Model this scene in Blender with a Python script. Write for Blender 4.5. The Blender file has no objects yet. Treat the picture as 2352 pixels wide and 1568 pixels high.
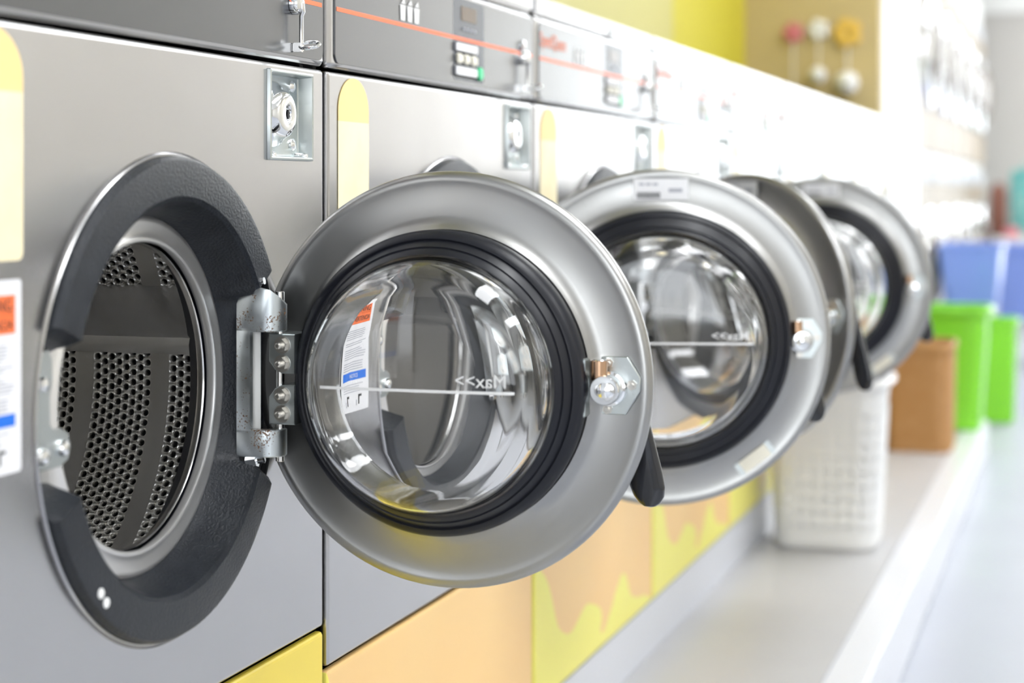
import bpy, bmesh, math, random
from mathutils import Vector, Matrix
random.seed(7)
PI = math.pi
S = bpy.context.scene
C = S.collection
H = 0.96                      # camera height above the lower floor

# ------------------------------------------------------------------ camera
cam_d = bpy.data.cameras.new('camera')
cam = bpy.data.objects.new('camera', cam_d); C.objects.link(cam)
cam.location = (0, -0.745, H)
cam.rotation_euler = (PI/2, 0, -math.radians(90-18.015))
cam_d.sensor_width = 36; cam_d.lens = 4105/2352*36
cam_d.shift_y = -344/2352
cam_d.clip_start = 0.02
cam_d.dof.use_dof = True; cam_d.dof.focus_distance = 1.74; cam_d.dof.aperture_fstop = 3.6
S.camera = cam
# ------------------------------------------------------------------ world, exposure
w = bpy.data.worlds.new('world'); S.world = w; w.use_nodes = True
bg = w.node_tree.nodes['Background']
bg.inputs[0].default_value = (0.90, 0.96, 1.0, 1); bg.inputs[1].default_value = 1.7
S.view_settings.view_transform = 'Standard'; S.view_settings.look = 'None'
S.view_settings.exposure = 0.6; S.view_settings.gamma = 1
S.cycles.max_bounces = 9; S.cycles.transmission_bounces = 8; S.cycles.glossy_bounces = 4
S.cycles.use_adaptive_sampling = True; S.cycles.adaptive_threshold = 0.06
S.cycles.diffuse_bounces = 3; S.cycles.caustics_reflective = False; S.cycles.caustics_refractive = False
S.cycles.sample_clamp_indirect = 6

def area(name, loc, size, energy, col=(1, 1, 1), rot=(0, 0, 0)):
    d = bpy.data.lights.new(name, 'AREA'); d.shape = 'RECTANGLE'; d.size, d.size_y = size
    d.energy = energy; d.color = col
    o = bpy.data.objects.new(name, d); C.objects.link(o); o.location = loc; o.rotation_euler = rot
    return o
# daylight entering through the glazed end and through the street windows behind the camera
area('daylight_end', (13.45, -1.75, 1.35), (2.3, 2.4), 26, (0.93, 0.97, 1), (0, PI/2, 0))
area('daylight_street', (-2.95, -1.5, 1.5), (1.9, 2.2), 30, (0.93, 0.96, 1), (0, -PI/2, 0))

# ------------------------------------------------------------------ materials
def mat(name, col, rough=0.5, metal=0.0, emit=None, spec=None, coat=0, trans=0, ior=None):
    m = bpy.data.materials.new(name); m.use_nodes = True
    b = m.node_tree.nodes['Principled BSDF']
    b.inputs['Base Color'].default_value = (*col, 1); b.inputs['Roughness'].default_value = rough
    b.inputs['Metallic'].default_value = metal
    if emit: b.inputs['Emission Color'].default_value = (*col, 1); b.inputs['Emission Strength'].default_value = emit
    if spec is not None: b.inputs['Specular IOR Level'].default_value = spec
    if coat: b.inputs['Coat Weight'].default_value = coat; b.inputs['Coat Roughness'].default_value = 0.08
    if trans: b.inputs['Transmission Weight'].default_value = trans
    if ior: b.inputs['IOR'].default_value = ior
    return m
def N(m, t, **k):
    n = m.node_tree.nodes.new(t)
    for a, v in k.items():
        if a.startswith('i_'): n.inputs[a[2:].replace('_', ' ')].default_value = v
        else: setattr(n, a, v)
    return n
def L(m, a, b): m.node_tree.links.new(a, b)
def P(m): return m.node_tree.nodes['Principled BSDF']
def noisy(m, scale=(1, 1, 1), ns=8, rmin=0.2, rmax=0.4, cmix=0.0, c2=None, bump=0, bscale=None, detail=6, bdist=0.001):
    tc = N(m, 'ShaderNodeTexCoord'); mp = N(m, 'ShaderNodeMapping'); mp.inputs['Scale'].default_value = scale
    L(m, tc.outputs['Object'], mp.inputs['Vector'])
    n = N(m, 'ShaderNodeTexNoise'); n.inputs['Scale'].default_value = ns; n.inputs['Detail'].default_value = detail
    L(m, mp.outputs[0], n.inputs['Vector'])
    mr = N(m, 'ShaderNodeMapRange'); mr.inputs['From Min'].default_value = .3; mr.inputs['From Max'].default_value = .7
    mr.inputs['To Min'].default_value = rmin; mr.inputs['To Max'].default_value = rmax
    L(m, n.outputs['Fac'], mr.inputs[0]); L(m, mr.outputs[0], P(m).inputs['Roughness'])
    if c2:
        mx = N(m, 'ShaderNodeMix', data_type='RGBA')
        mx.inputs['A'].default_value = P(m).inputs['Base Color'].default_value; mx.inputs['B'].default_value = (*c2, 1)
        m2 = N(m, 'ShaderNodeMapRange'); m2.inputs['From Min'].default_value = .4; m2.inputs['From Max'].default_value = .75
        m2.inputs['To Max'].default_value = cmix
        L(m, n.outputs['Fac'], m2.inputs[0]); L(m, m2.outputs[0], mx.inputs['Factor']); L(m, mx.outputs['Result'], P(m).inputs['Base Color'])
    if bump:
        n2 = N(m, 'ShaderNodeTexNoise'); n2.inputs['Scale'].default_value = bscale or ns*10; n2.inputs['Detail'].default_value = 3
        L(m, tc.outputs['Object'], n2.inputs['Vector'])
        bp = N(m, 'ShaderNodeBump'); bp.inputs['Strength'].default_value = bump; bp.inputs['Distance'].default_value = bdist
        L(m, n2.outputs['Fac'], bp.inputs['Height']); L(m, bp.outputs[0], P(m).inputs['Normal'])
    return m

M = {}
M['steel'] = noisy(mat('brushed_steel', (.54, .535, .54), .21, 1), (1, 1, 1), 3, .205, .21, detail=0, bump=.35, bscale=3.2, bdist=.004)
M['steel_edge'] = mat('polished_steel', (.78, .77, .76), .16, 1)
M['door_steel'] = noisy(mat('door_steel', (.385, .385, .38), .36, 1), (1, 1, 1), 9, .30, .38, .4, (.32, .31, .29), detail=2)
M['tub_steel'] = noisy(mat('tub_steel', (.82, .81, .80), .38, .8), (1, 1, 1), 10, .34, .42)
M['drum_steel'] = noisy(mat('drum_steel', (.84, .825, .80), .36, 1), (1, 6, 1), 6, .30, .40)
M['bolt_steel'] = mat('bolt_steel', (.60, .58, .54), .30, 1)
M['chrome'] = mat('chrome', (.86, .87, .88), .08, 1)
M['zinc'] = noisy(mat('zinc_plate', (.56, .60, .60), .3, 1), (1, 1, 1), 60, .28, .42, .4, (.52, .55, .55))
M['cast'] = noisy(mat('cast_hinge', (.60, .64, .66), .35, 1), (1, 1, 1), 90, .3, .45, .0)
M['copper'] = mat('bronze_roller', (.62, .40, .26), .22, 1)
M['plastic'] = noisy(mat('black_textured_plastic', (.012, .0145, .020), .36, spec=.4), (1, 1, 1), 45, .32, .44, .8, (.024, .028, .035), bump=.9, bscale=420, bdist=.0008)
M['rubber'] = noisy(mat('black_rubber', (.008, .009, .014), .35, spec=.35), (1, 1, 1), 20, .28, .42)
M['gloss_black'] = mat('gloss_black', (.010, .011, .015), .13, coat=.6)
M['acrylic'] = noisy(mat('dark_console_face', (.026, .029, .036), .3, spec=.9), (1, 1, 1), 9, .22, .25)
P(M['acrylic']).inputs['Coat Weight'].default_value = .6; P(M['acrylic']).inputs['Coat Roughness'].default_value = .2
M['dark'] = mat('dark_gap', (.02, .02, .02), .6)
M['glass'] = mat('clear_glass', (1, 1, 1), 0.0, trans=1, ior=1.47)
M['white_print'] = mat('white_print', (.85, .85, .85), .5)
M['white_label'] = mat('white_label', (.86, .86, .88), .45)
M['grey_print'] = mat('grey_print', (.42, .43, .48), .6)
M['dark_print'] = mat('dark_print', (.03, .03, .03), .6)
M['orange_print'] = mat('orange_print', (.95, .20, .06), .5)
M['orange_line'] = mat('orange_line', (1.0, .16, .03), .4)
M['blue_print'] = mat('blue_print', (.01, .17, .75), .5)
M['sticker_pale'] = noisy(mat('sticker_pale', (.97, .87, .58), .45), (1, 1, 1), 22, .4, .5, .25, (.95, .66, .28))
M['sticker_amber'] = noisy(mat('sticker_amber', (.96, .72, .30), .45), (1, 1, 1), 22, .4, .5, .2, (.93, .72, .3))
M['yellow_vinyl'] = mat('yellow_vinyl', (.95, .74, .10), .35)
M['green_button'] = mat('green_button', (.02, .62, .25), .3)
M['cream_button'] = mat('cream_button', (.80, .77, .66), .4)
M['display'] = mat('display_window', (.10, .055, .02), .2)
M['console_inset'] = mat('console_inset', (.06, .068, .085), .25)
M['white_paint'] = mat('white_paint', (.84, .84, .82), .35)
M['plinth'] = mat('plinth_paint', (.70, .72, .78), .4)
M['kerb'] = mat('kerb_paint', (.80, .82, .87), .3)
M['slab'] = noisy(mat('slab_floor', (.55, .55, .565), .35), (1, 1, 1), 3, .32, .45, .3, (.51, .505, .50))
M['floor'] = noisy(mat('lower_floor', (.46, .48, .54), .3, spec=.25), (1, 1, 1), 2, .34, .45, .3, (.43, .45, .50))
M['ceiling'] = mat('ceiling_paint', (.84, .83, .80), .8)
M['end_paint'] = mat('end_wall_paint', (.52, .50, .47), .8)
M['beige'] = mat('beige_wall', (.74, .70, .63), .7)
M['yellow_wall'] = mat('yellow_wall', (.70, .62, .045), .55)
M['pale_yellow_wall'] = mat('pale_yellow_wall', (.64, .59, .19), .5)
M['khaki_wall'] = mat('khaki_wall', (.62, .49, .24), .6)
M['white_plastic'] = mat('white_plastic', (.92, .92, .91), .35)
M['green_plastic'] = mat('green_plastic', (.28, .80, .04), .3)
M['wicker'] = noisy(mat('wicker', (.52, .27, .09), .55), (1, 1, 1), 30, .45, .6, .5, (.62, .36, .16))
M['blue_plastic'] = mat('blue_plastic', (.26, .38, .88), .2)
M['teal'] = noisy(mat('teal_fabric', (.05, .42, .42), .6), (1, 1, 1), 18, .5, .7, .9, (.45, .62, .52), detail=2)
M['brown'] = mat('brown_cloth', (.22, .09, .06), .7)
M['pink'] = mat('pink_cloth', (.72, .22, .26), .6)
M['dryer_beige'] = mat('dryer_beige', (.34, .28, .21), .45, spec=.3)
M['grey_paint'] = mat('grey_paint', (.45, .46, .48), .5)
M['tinted'] = mat('dryer_glass', (.10, .07, .045), .12, spec=.4)
M['lamp'] = mat('lamp_diffuser', (.96, .98, 1), .5, emit=8.5)
M['gold'] = mat('amber_petals', (.85, .55, .10), .6)
# rust spots on the cast hinge
def rusty(m):
    tc = N(m, 'ShaderNodeTexCoord'); n = N(m, 'ShaderNodeTexNoise'); n.inputs['Scale'].default_value = 520; n.inputs['Detail'].default_value = 2
    n3 = N(m, 'ShaderNodeTexNoise'); n3.inputs['Scale'].default_value = 38
    L(m, tc.outputs['Object'], n.inputs['Vector']); L(m, tc.outputs['Object'], n3.inputs['Vector'])
    a = N(m, 'ShaderNodeMath', operation='MULTIPLY'); L(m, n.outputs['Fac'], a.inputs[0]); L(m, n3.outputs['Fac'], a.inputs[1])
    r = N(m, 'ShaderNodeMapRange'); r.inputs['From Min'].default_value = .335; r.inputs['From Max'].default_value = .365
    L(m, a.outputs[0], r.inputs[0])
    mx = N(m, 'ShaderNodeMix', data_type='RGBA'); mx.inputs['A'].default_value = (.60, .64, .66, 1); mx.inputs['B'].default_value = (.16, .08, .035, 1)
    L(m, r.outputs[0], mx.inputs['Factor']); L(m, mx.outputs['Result'], P(m).inputs['Base Color'])
    inv = N(m, 'ShaderNodeMath', operation='SUBTRACT'); inv.inputs[0].default_value = 1; L(m, r.outputs[0], inv.inputs[1]); L(m, inv.outputs[0], P(m).inputs['Metallic'])
rusty(M['cast'])
# orange vinyl print with a yellow lower border (object space: x across the machine, z up)
def vinyl():
    m = mat('orange_yellow_vinyl', (.95, .5, .14), .35)
    tc = N(m, 'ShaderNodeTexCoord'); sp = N(m, 'ShaderNodeSeparateXYZ'); L(m, tc.outputs['Object'], sp.inputs[0])
    n = N(m, 'ShaderNodeTexNoise'); n.inputs['Scale'].default_value = 6.5; n.inputs['Detail'].default_value = .6; L(m, tc.outputs['Object'], n.inputs['Vector'])
    def mth(op, a, b):
        q = N(m, 'ShaderNodeMath', operation=op)
        for i, v in enumerate((a, b)):
            if isinstance(v, (int, float)): q.inputs[i].default_value = v
            elif v is not None: L(m, v, q.inputs[i])
        return q.outputs[0]
    e = mth('MULTIPLY', mth('EXPONENT', mth('MULTIPLY', sp.outputs['X'], -12.0), 0), .26)
    nb = mth('MULTIPLY', mth('SUBTRACT', n.outputs['Fac'], .5), .22)
    bnd = mth('ADD', mth('ADD', e, nb), .035)
    f = mth('LESS_THAN', sp.outputs['Z'], bnd)
    n2 = N(m, 'ShaderNodeTexNoise'); n2.inputs['Scale'].default_value = 5; L(m, tc.outputs['Object'], n2.inputs['Vector'])
    mo = N(m, 'ShaderNodeMix', data_type='RGBA'); mo.inputs['A'].default_value = (.97, .67, .28, 1); mo.inputs['B'].default_value = (.97, .61, .24, 1)
    L(m, n2.outputs['Fac'], mo.inputs['Factor'])
    mx = N(m, 'ShaderNodeMix', data_type='RGBA'); L(m, mo.outputs['Result'], mx.inputs['A']); mx.inputs['B'].default_value = (.95, .88, .18, 1)
    L(m, f, mx.inputs['Factor']); L(m, mx.outputs['Result'], P(m).inputs['Base Color'])
    return m
M['vinyl'] = vinyl()

# ------------------------------------------------------------------ mesh helpers
def link(name, verts, faces, mats, parent=None, fm=None, smooth=35, loc=(0, 0, 0), rot=None, flat=False, cut=None):
    me = bpy.data.meshes.new(name); me.from_pydata(verts, [], faces)
    for m in (mats if isinstance(mats, (list, tuple)) else [mats]): me.materials.append(M[m])
    if fm: me.polygons.foreach_set('material_index', fm)
    bm = bmesh.new(); bm.from_mesh(me); bmesh.ops.recalc_face_normals(bm, faces=bm.faces); bm.to_mesh(me); bm.free()
    if smooth:
        me.shade_smooth(); me.set_sharp_from_angle(angle=math.radians(smooth))
    if flat:
        for p in me.polygons:
            if abs(p.normal.y) > .999: p.use_smooth = False
    if cut:                          # a rectangular opening through the sheet
        bm = bmesh.new(); bm.from_mesh(me); a, b, c, d = cut
        for co, no in (((a, 0, 0), (1, 0, 0)), ((b, 0, 0), (1, 0, 0)), ((0, 0, c), (0, 0, 1)), ((0, 0, d), (0, 0, 1))):
            bmesh.ops.bisect_plane(bm, geom=bm.verts[:]+bm.edges[:]+bm.faces[:], plane_co=co, plane_no=no, dist=1e-6)
        kill = [f for f in bm.faces if a < f.calc_center_median().x < b and c < f.calc_center_median().z < d and f.calc_center_median().y < .001]
        bmesh.ops.delete(bm, geom=kill, context='FACES'); bm.to_mesh(me); bm.free()
    o = bpy.data.objects.new(name, me); C.objects.link(o); o.location = loc
    if rot: o.rotation_euler = rot
    if parent: o.parent = parent
    return o
class MB:
    def __init__(s): s.v = []; s.f = []; s.m = []
    def add(s, vs, fs, mi=0):
        b = len(s.v); s.v += [tuple(v) for v in vs]; s.f += [tuple(i+b for i in f) for f in fs]; s.m += [mi]*len(fs); return s
    def box(s, x0, x1, y0, y1, z0, z1, mi=0, bev=0, seg=2):
        bm = bmesh.new(); bmesh.ops.create_cube(bm, size=1)
        for v in bm.verts: v.co = Vector(((x0+x1)/2+v.co.x*(x1-x0), (y0+y1)/2+v.co.y*(y1-y0), (z0+z1)/2+v.co.z*(z1-z0)))
        if bev: bmesh.ops.bevel(bm, geom=list(bm.edges), offset=bev, segments=seg, affect='EDGES')
        bm.verts.ensure_lookup_table(); s.add([v.co for v in bm.verts], [[v.index for v in f.verts] for f in bm.faces], mi); bm.free(); return s
    def loops(s, rings, closed=True, mi=0, cap0=False, cap1=False):
        b = len(s.v); n = len(rings[0])
        for r in rings: s.v += [tuple(p) for p in r]
        for i in range(len(rings)-1):
            for j in range(n if closed else n-1):
                k = (j+1) % n
                s.f.append((b+i*n+j, b+i*n+k, b+(i+1)*n+k, b+(i+1)*n+j)); s.m.append(mi)
        if cap0: s.f.append(tuple(b+j for j in range(n))); s.m.append(mi)
        if cap1: s.f.append(tuple(b+(len(rings)-1)*n+j for j in reversed(range(n)))); s.m.append(mi)
        return s
    def lathe(s, prof, cx=0, cz=0, n=96, mi=0, a0=0, a1=2*PI, cap0=False, cap1=False, closedprof=False):
        full = abs(a1-a0-2*PI) < 1e-6
        k = n if full else n+1
        if closedprof: prof = list(prof)+[prof[0]]
        rings = [[(cx+r*math.cos(a0+(a1-a0)*j/n), y, cz+r*math.sin(a0+(a1-a0)*j/n)) for j in range(k)] for r, y in prof]
        s.loops(rings, full, mi, cap0, cap1)
        if not full and closedprof:
            b = len(s.v)-len(prof)*k
            for j in (0, k-1): s.f.append(tuple(b+i*k+j for i in range(len(prof)-1))); s.m.append(mi)
        return s
    def tube(s, path, r, n=10, mi=0, cap=True):
        path = [Vector(p) for p in path]; rings = []; up = None
        for i, p in enumerate(path):
            d = ((path[min(i+1, len(path)-1)]-path[max(i-1, 0)])).normalized()
            if up is None: up = d.orthogonal().normalized()
            up = (up-d*up.dot(d)).normalized(); sd = d.cross(up)
            rr = r[i] if isinstance(r, (list, tuple)) else r
            rings.append([p+up*math.cos(2*PI*j/n)*rr+sd*math.sin(2*PI*j/n)*rr for j in range(n)])
        return s.loops(rings, True, mi, cap, cap)
    def cyl(s, p, d, r, h, n=24, mi=0, bev=0):
        p = Vector(p); d = Vector(d).normalized(); bev = bev or r*.12
        return s.tube([p, p+d*1e-5, p+d*(h-bev), p+d*h], [r*.999, r, r, r-bev], n, mi)
    def hexn(s, p, d, r, h, mi=0): return s.tube([p, Vector(p)+Vector(d).normalized()*h], r, 6, mi)
    def prism(s, poly, h0, h1, axis='y', mi=0, bev=0):   # poly in the two other axes
        def P3(a, b, h): return (a, h, b) if axis == 'y' else ((a, b, h) if axis == 'z' else (h, a, b))
        c = (sum(p[0] for p in poly)/len(poly), sum(p[1] for p in poly)/len(poly))
        def sc(k): 
            out = []
            for a, b in poly:
                dx, dy = a-c[0], b-c[1]; q = math.hypot(dx, dy) or 1
                out.append((a-dx/q*k, b-dy/q*k))
            return out
        g = 1 if h1 > h0 else -1
        R_ = [[P3(a, b, h0+g*bev) for a, b in sc(0)], [P3(a, b, h1-g*bev) for a, b in sc(0)]]
        if bev: R_ = [[P3(a, b, h0) for a, b in sc(bev)]]+R_+[[P3(a, b, h1) for a, b in sc(bev)]]
        return s.loops(R_, True, mi, True, True)
    def build(s, name, mats, parent=None, smooth=35, **k): return link(name, s.v, s.f, mats, parent, s.m, smooth, **k)

def tag(o, label, cat=None, group=None, kind=None):
    o['label'] = label
    if cat: o['category'] = cat
    if group: o['group'] = group
    if kind: o['kind'] = kind
    return o
def thing(name, loc, label, cat, group=None, rz=0):
    o = bpy.data.objects.new(name, None); C.objects.link(o); o.location = loc; o.rotation_euler = (0, 0, rz); o.empty_display_size = .05
    return tag(o, label, cat, group)
def struct(o): o['kind'] = 'structure'; return o
def clone(o, parent=None):
    c = o.copy(); C.objects.link(c)
    if parent: c.parent = parent
    for ch in list(o.children): clone(ch, c)
    return c
def rrect(x0, x1, z0, z1, r, n=6):
    out = []
    for cx, cz, a in ((x1-r, z1-r, 0), (x0+r, z1-r, PI/2), (x0+r, z0+r, PI), (x1-r, z0+r, 1.5*PI)):
        for i in range(n+1): t = a+PI/2*i/n; out.append((cx+r*math.cos(t), cz+r*math.sin(t)))
    return out
_tc = {}
def textmesh(body, size, align='CENTER', bold=False):
    key = (body, size, align)
    if key not in _tc:
        cu = bpy.data.curves.new('t', 'FONT'); cu.body = body; cu.size = size; cu.align_x = align
        if bold: cu.offset = size*.004
        ob = bpy.data.objects.new('t', cu); C.objects.link(ob)
        dg = bpy.context.evaluated_depsgraph_get(); me = bpy.data.meshes.new_from_object(ob.evaluated_get(dg))
        _tc[key] = ([tuple(v.co) for v in me.vertices], [tuple(p.vertices) for p in me.polygons])
        bpy.data.objects.remove(ob); bpy.data.curves.remove(cu); bpy.data.meshes.remove(me)
    return _tc[key]
def addtext(mb, body, size, x, z, y, mi=0, sx=1, align='CENTER', bold=False):
    vs, fs = textmesh(body, size, align, bold)
    mb.add([(x+v[0]*sx, y, z+v[1]) for v in vs], fs, mi)

# ------------------------------------------------------------------ room shell
def wallbox(name, x0, x1, y0, y1, z0, z1, m): return struct(MB().box(x0, x1, y0, y1, z0, z1).build(name, m, smooth=0))
CZ = 2.75; SLAB = H-0.822
wallbox('floor', -3.2, 13.6, -3.2, 1.0, -.1, 0, 'floor')
struct(MB().box(-3.2, 6.66, -.311, .5, 0, SLAB-.0005).build('floor_slab', 'slab', smooth=0))
k_ = struct(MB().box(-3.2, 6.66, -.386, -.311, 0, SLAB+.001, bev=.006).build('kerb_strip', 'kerb'))
wallbox('ceiling', -3.2, 13.6, -3.2, 1.0, CZ, CZ+.1, 'ceiling')
wallbox('wall_back_near', -3.2, 5.45, .5, .6, 0, CZ, 'pale_yellow_wall')
wallbox('wall_back_far', 5.45, 6.66, .5, .6, 0, CZ, 'yellow_wall')
wallbox('wall_partition', 6.66, 6.76, 0.001, .6, 0, CZ, 'khaki_wall')
wallbox('wall_recess', 6.76, 13.6, .75, .85, 0, CZ, 'beige')
wallbox('washer_row_standin', -3.2, .955, 0.0, .5, SLAB, CZ, 'grey_paint')  # unseen plain block added for the doors to reflect, in place of more washers
wallbox('wall_opposite', -3.2, 13.6, -3.3, -3.2, 0, CZ, 'beige')
# end wall with a glazed opening on its street side
wallbox('wall_end', 13.6, 13.7, -.45, .75, 0, CZ-.48, 'end_paint')
wallbox('wall_end_top', 13.58, 13.7, -.45, .75, CZ-.48, CZ, 'white_paint')
wallbox('wall_end_pier', 13.6, 13.7, -3.2, -3.0, 0, CZ, 'white_paint')
wallbox('wall_end_lintel', 13.6, 13.7, -3.0, -.45, 2.6, CZ, 'white_paint')
wallbox('wall_behind', -3.3, -3.2, -3.2, -2.6, 0, CZ, 'beige')
wallbox('wall_behind_inner', -3.3, -3.2, -.5, .0, 0, CZ, 'beige')
wallbox('wall_behind_sill', -3.3, -3.2, -2.6, -.5, 0, .45, 'beige')
wallbox('wall_behind_lintel', -3.3, -3.2, -2.6, -.5, 2.5, CZ, 'beige')
mb = MB()
for y in (-2.98, -2.14, -1.30, -.47): mb.box(13.6, 13.66, y-.025, y+.025, 0, 2.6)
mb.box(13.6, 13.66, -3.0, -.45, 0, .1); mb.box(13.6, 13.66, -3.0, -.45, 2.54, 2.6)
struct(mb.build('window_1', 'white_paint', smooth=0))
mb = MB()
for y in (-2.58, -1.55, -.52): mb.box(-3.28, -3.22, y-.03, y+.03, .45, 2.5)
mb.box(-3.28, -3.22, -2.6, -.5, .45, .5); mb.box(-3.28, -3.22, -2.6, -.5, 2.45, 2.5)
struct(mb.build('window_2', 'white_paint', smooth=0))
for nm, x0, x1, m in (('ceiling_light', .3, 2.5, 1), ('ceiling_light', 4.2, 6.4, 1), ('ceiling_light', 8.1, 10.3, 1), ('ceiling_light', 11.0, 13.0, 1)):
    for y in (-1.05, -2.35):
        t = thing(nm, (x0, y, CZ-.05), 'long white fluorescent ceiling light over the washing aisle', 'light', 'ceiling lights')
        MB().box(0, x1-x0, -.24, .24, .0, .05, bev=.006).build('lamp_housing', 'white_paint', t)
        MB().box(.03, x1-x0-.03, -.215, .215, -.02, .0, bev=.006).build('diffuser', 'lamp', t)

# ------------------------------------------------------------------ perforated surface
def perf(mp, s0, t0, ds, dt, ns, nt, rh, depth, stagger=False, nseg=12, sq=2.0, dim=0):
    """mp(s,t,h)->point; ns columns along s, nt cells along t; h pushes away"""
    V = []; F = []
    ang = [2*PI*(i+.5)/nseg for i in range(nseg)]
    for c in range(ns):
        off = dt/2 if (stagger and c % 2) else 0
        for r in range(nt):
            cs = s0+(c+.5)*ds; ct = t0+(r+.5)*dt+off; b = len(V)
            for a in ang:
                ca, sa = math.cos(a), math.sin(a); k = 1/max(abs(ca)/(ds/2), abs(sa)/(dt/2)); V.append(mp(cs+ca*k, ct+sa*k, 0))
            for rr, h in ((rh*1.25, 0 if not dim else dim*.25), (rh, dim), (rh*.9, depth)):
                for a in ang:
                    ca, sa = math.cos(a), math.sin(a); q = (abs(ca)**sq+abs(sa)**sq)**(-1/sq)
                    V.append(mp(cs+ca*rr*q, ct+sa*rr*q, h))
            # corner fill: add the true cell corners
            cb = len(V)
            for sx, st in ((1, 1), (-1, 1), (-1, -1), (1, -1)): V.append(mp(cs+sx*ds/2, ct+st*dt/2, 0))
            for i in range(nseg):
                j = (i+1) % nseg
                for l in range(3): F.append((b+l*nseg+i, b+l*nseg+j, b+(l+1)*nseg+j, b+(l+1)*nseg+i))
                # corner between i and j?
                a, a2 = ang[i], ang[j]
                def side(a):
                    ca, sa = math.cos(a), math.sin(a)
                    return ('x', ca > 0) if abs(ca)/(ds/2) > abs(sa)/(dt/2) else ('y', sa > 0)
                if side(a) != side(a2):
                    am = (a+(a2 if a2 > a else a2+2*PI))/2
                    ci = 0 if math.cos(am) > 0 and math.sin(am) > 0 else 1 if math.sin(am) > 0 else 2 if math.cos(am) < 0 else 3
                    F.append((b+i, cb+ci, b+j))
    return V, F

# ------------------------------------------------------------------ washing machine
W = .712; G = .0055      # width, half gap
ZO = .73                 # z of the eye line above a machine's base
BASEZ = H-.73
_cache = {}
def shared(key, make, name, parent, mats, **k):
    if key in _cache:
        o = bpy.data.objects.new(name, _cache[key]); C.objects.link(o); o.parent = parent; return o
    o = make().build(name, mats, parent, **k); _cache[key] = o.data; return o

def pane(x0, x1, z0, z1, hole=None, cr=.004, y=0, th=.008, er=.004, n=128):
    """sheet metal front with rolled edges and, if asked, a round hole (cx, cz, r)"""
    mb = MB()
    cx, cz = (hole[0], hole[1]) if hole else ((x0+x1)/2, (z0+z1)/2)
    def lp(ins, yy):
        pts = rrect(x0+ins, x1-ins, z0+ins, z1-ins, max(cr-ins, .0008)+.0001, 4)
        # resample by angle from the centre so that the loop matches the hole
        out = []
        for px, pz in pts: out.append((math.atan2(pz-cz, px-cx), px, pz))
        return out, yy
    base, _ = lp(0, 0)
    angs = sorted(set([round(a, 6) for a, _, _ in base]+[round(-PI+2*PI*i/n, 6) for i in range(n)]))
    def ray(a, ins):
        X0, X1, Z0, Z1 = x0+ins-cx, x1-ins-cx, z0+ins-cz, z1-ins-cz; ca, sa = math.cos(a), math.sin(a)
        k = 1e9
        if ca > 1e-9: k = min(k, X1/ca)
        if ca < -1e-9: k = min(k, X0/ca)
        if sa > 1e-9: k = min(k, Z1/sa)
        if sa < -1e-9: k = min(k, Z0/sa)
        px, pz = k*ca, k*sa
        # round the corner
        r = max(cr-ins*.5, .001)
        for sx, X in ((1, X1), (-1, X0)):
            for sz, Z in ((1, Z1), (-1, Z0)):
                ccx, ccz = X-sx*r, Z-sz*r
                if (px-ccx)*sx > 0 and (pz-ccz)*sz > 0:
                    b = -(ca*ccx+sa*ccz); c_ = ccx*ccx+ccz*ccz-r*r; D = b*b-c_
                    if D > 0: k2 = -b+math.sqrt(D); px, pz = k2*ca, k2*sa
        return px+cx, pz+cz
    rings = []
    for ins, yy in ((0, th), (0, er), (er*.13, er*.5), (er*.5, er*.13), (er, 0)):
        rings.append([(ray(a, ins)[0], y+yy, ray(a, ins)[1]) for a in angs])
    if hole:
        r = hole[2]
        rings.append([(cx+(r+.004)*math.cos(a), y, cz+(r+.004)*math.sin(a)) for a in angs])
        rings.append([(cx+r*math.cos(a), y+.002, cz+r*math.sin(a)) for a in angs])
        rings.append([(cx+r*math.cos(a), y+.03, cz+r*math.sin(a)) for a in angs])
        mb.loops(rings)
    else: mb.loops(rings, cap1=True)
    return mb

def bezel(r0, notch_h, latch):
    """black plastic surround: annular face, recess wall, notch for the hinge (right) and gap for the strike (left)"""
    n = 240; face = .012; k = r0/.204
    ri = .167*k if r0 < .21 else .19; rb = .152*k
    P0 = [(r0, .004), (r0+.001, -.006), (r0-.002, -face+.001), (r0-.006, -face), (ri+.004, -face), (ri, -face+.003), (ri-.004, .004), (rb+.002, .030), (rb-.004, .034)]
    an = math.asin(notch_h/r0); al = math.asin(latch/r0)
    mb = MB(); rings = [[] for _ in P0]
    brk = []
    for j in range(n):
        a = 2*PI*j/n; aa = (a+PI) % (2*PI)-PI; la = abs(abs(aa)-PI)
        wn = max(0, min(1, (an-abs(aa))/.035)); wl = max(0, min(1, (al-la)/.05))
        for i, (r, y) in enumerate(P0):
            yy = y
            if i in (2, 3, 4, 5): yy = y*(1-wn)+.010*wn
            if i == 1: yy = y*(1-wn)+.008*wn
            if i == 6: yy = y*(1-wn)+.014*wn
            if i in (1, 2, 3, 4, 5) and wl > 0: yy = yy*(1-wl)+.034*wl
            if i == 6: yy = yy*(1-wl)+.035*wl
            rings[i].append((r*math.cos(a), yy, r*math.sin(a)))
    mb.loops(rings)
    return mb

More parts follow.
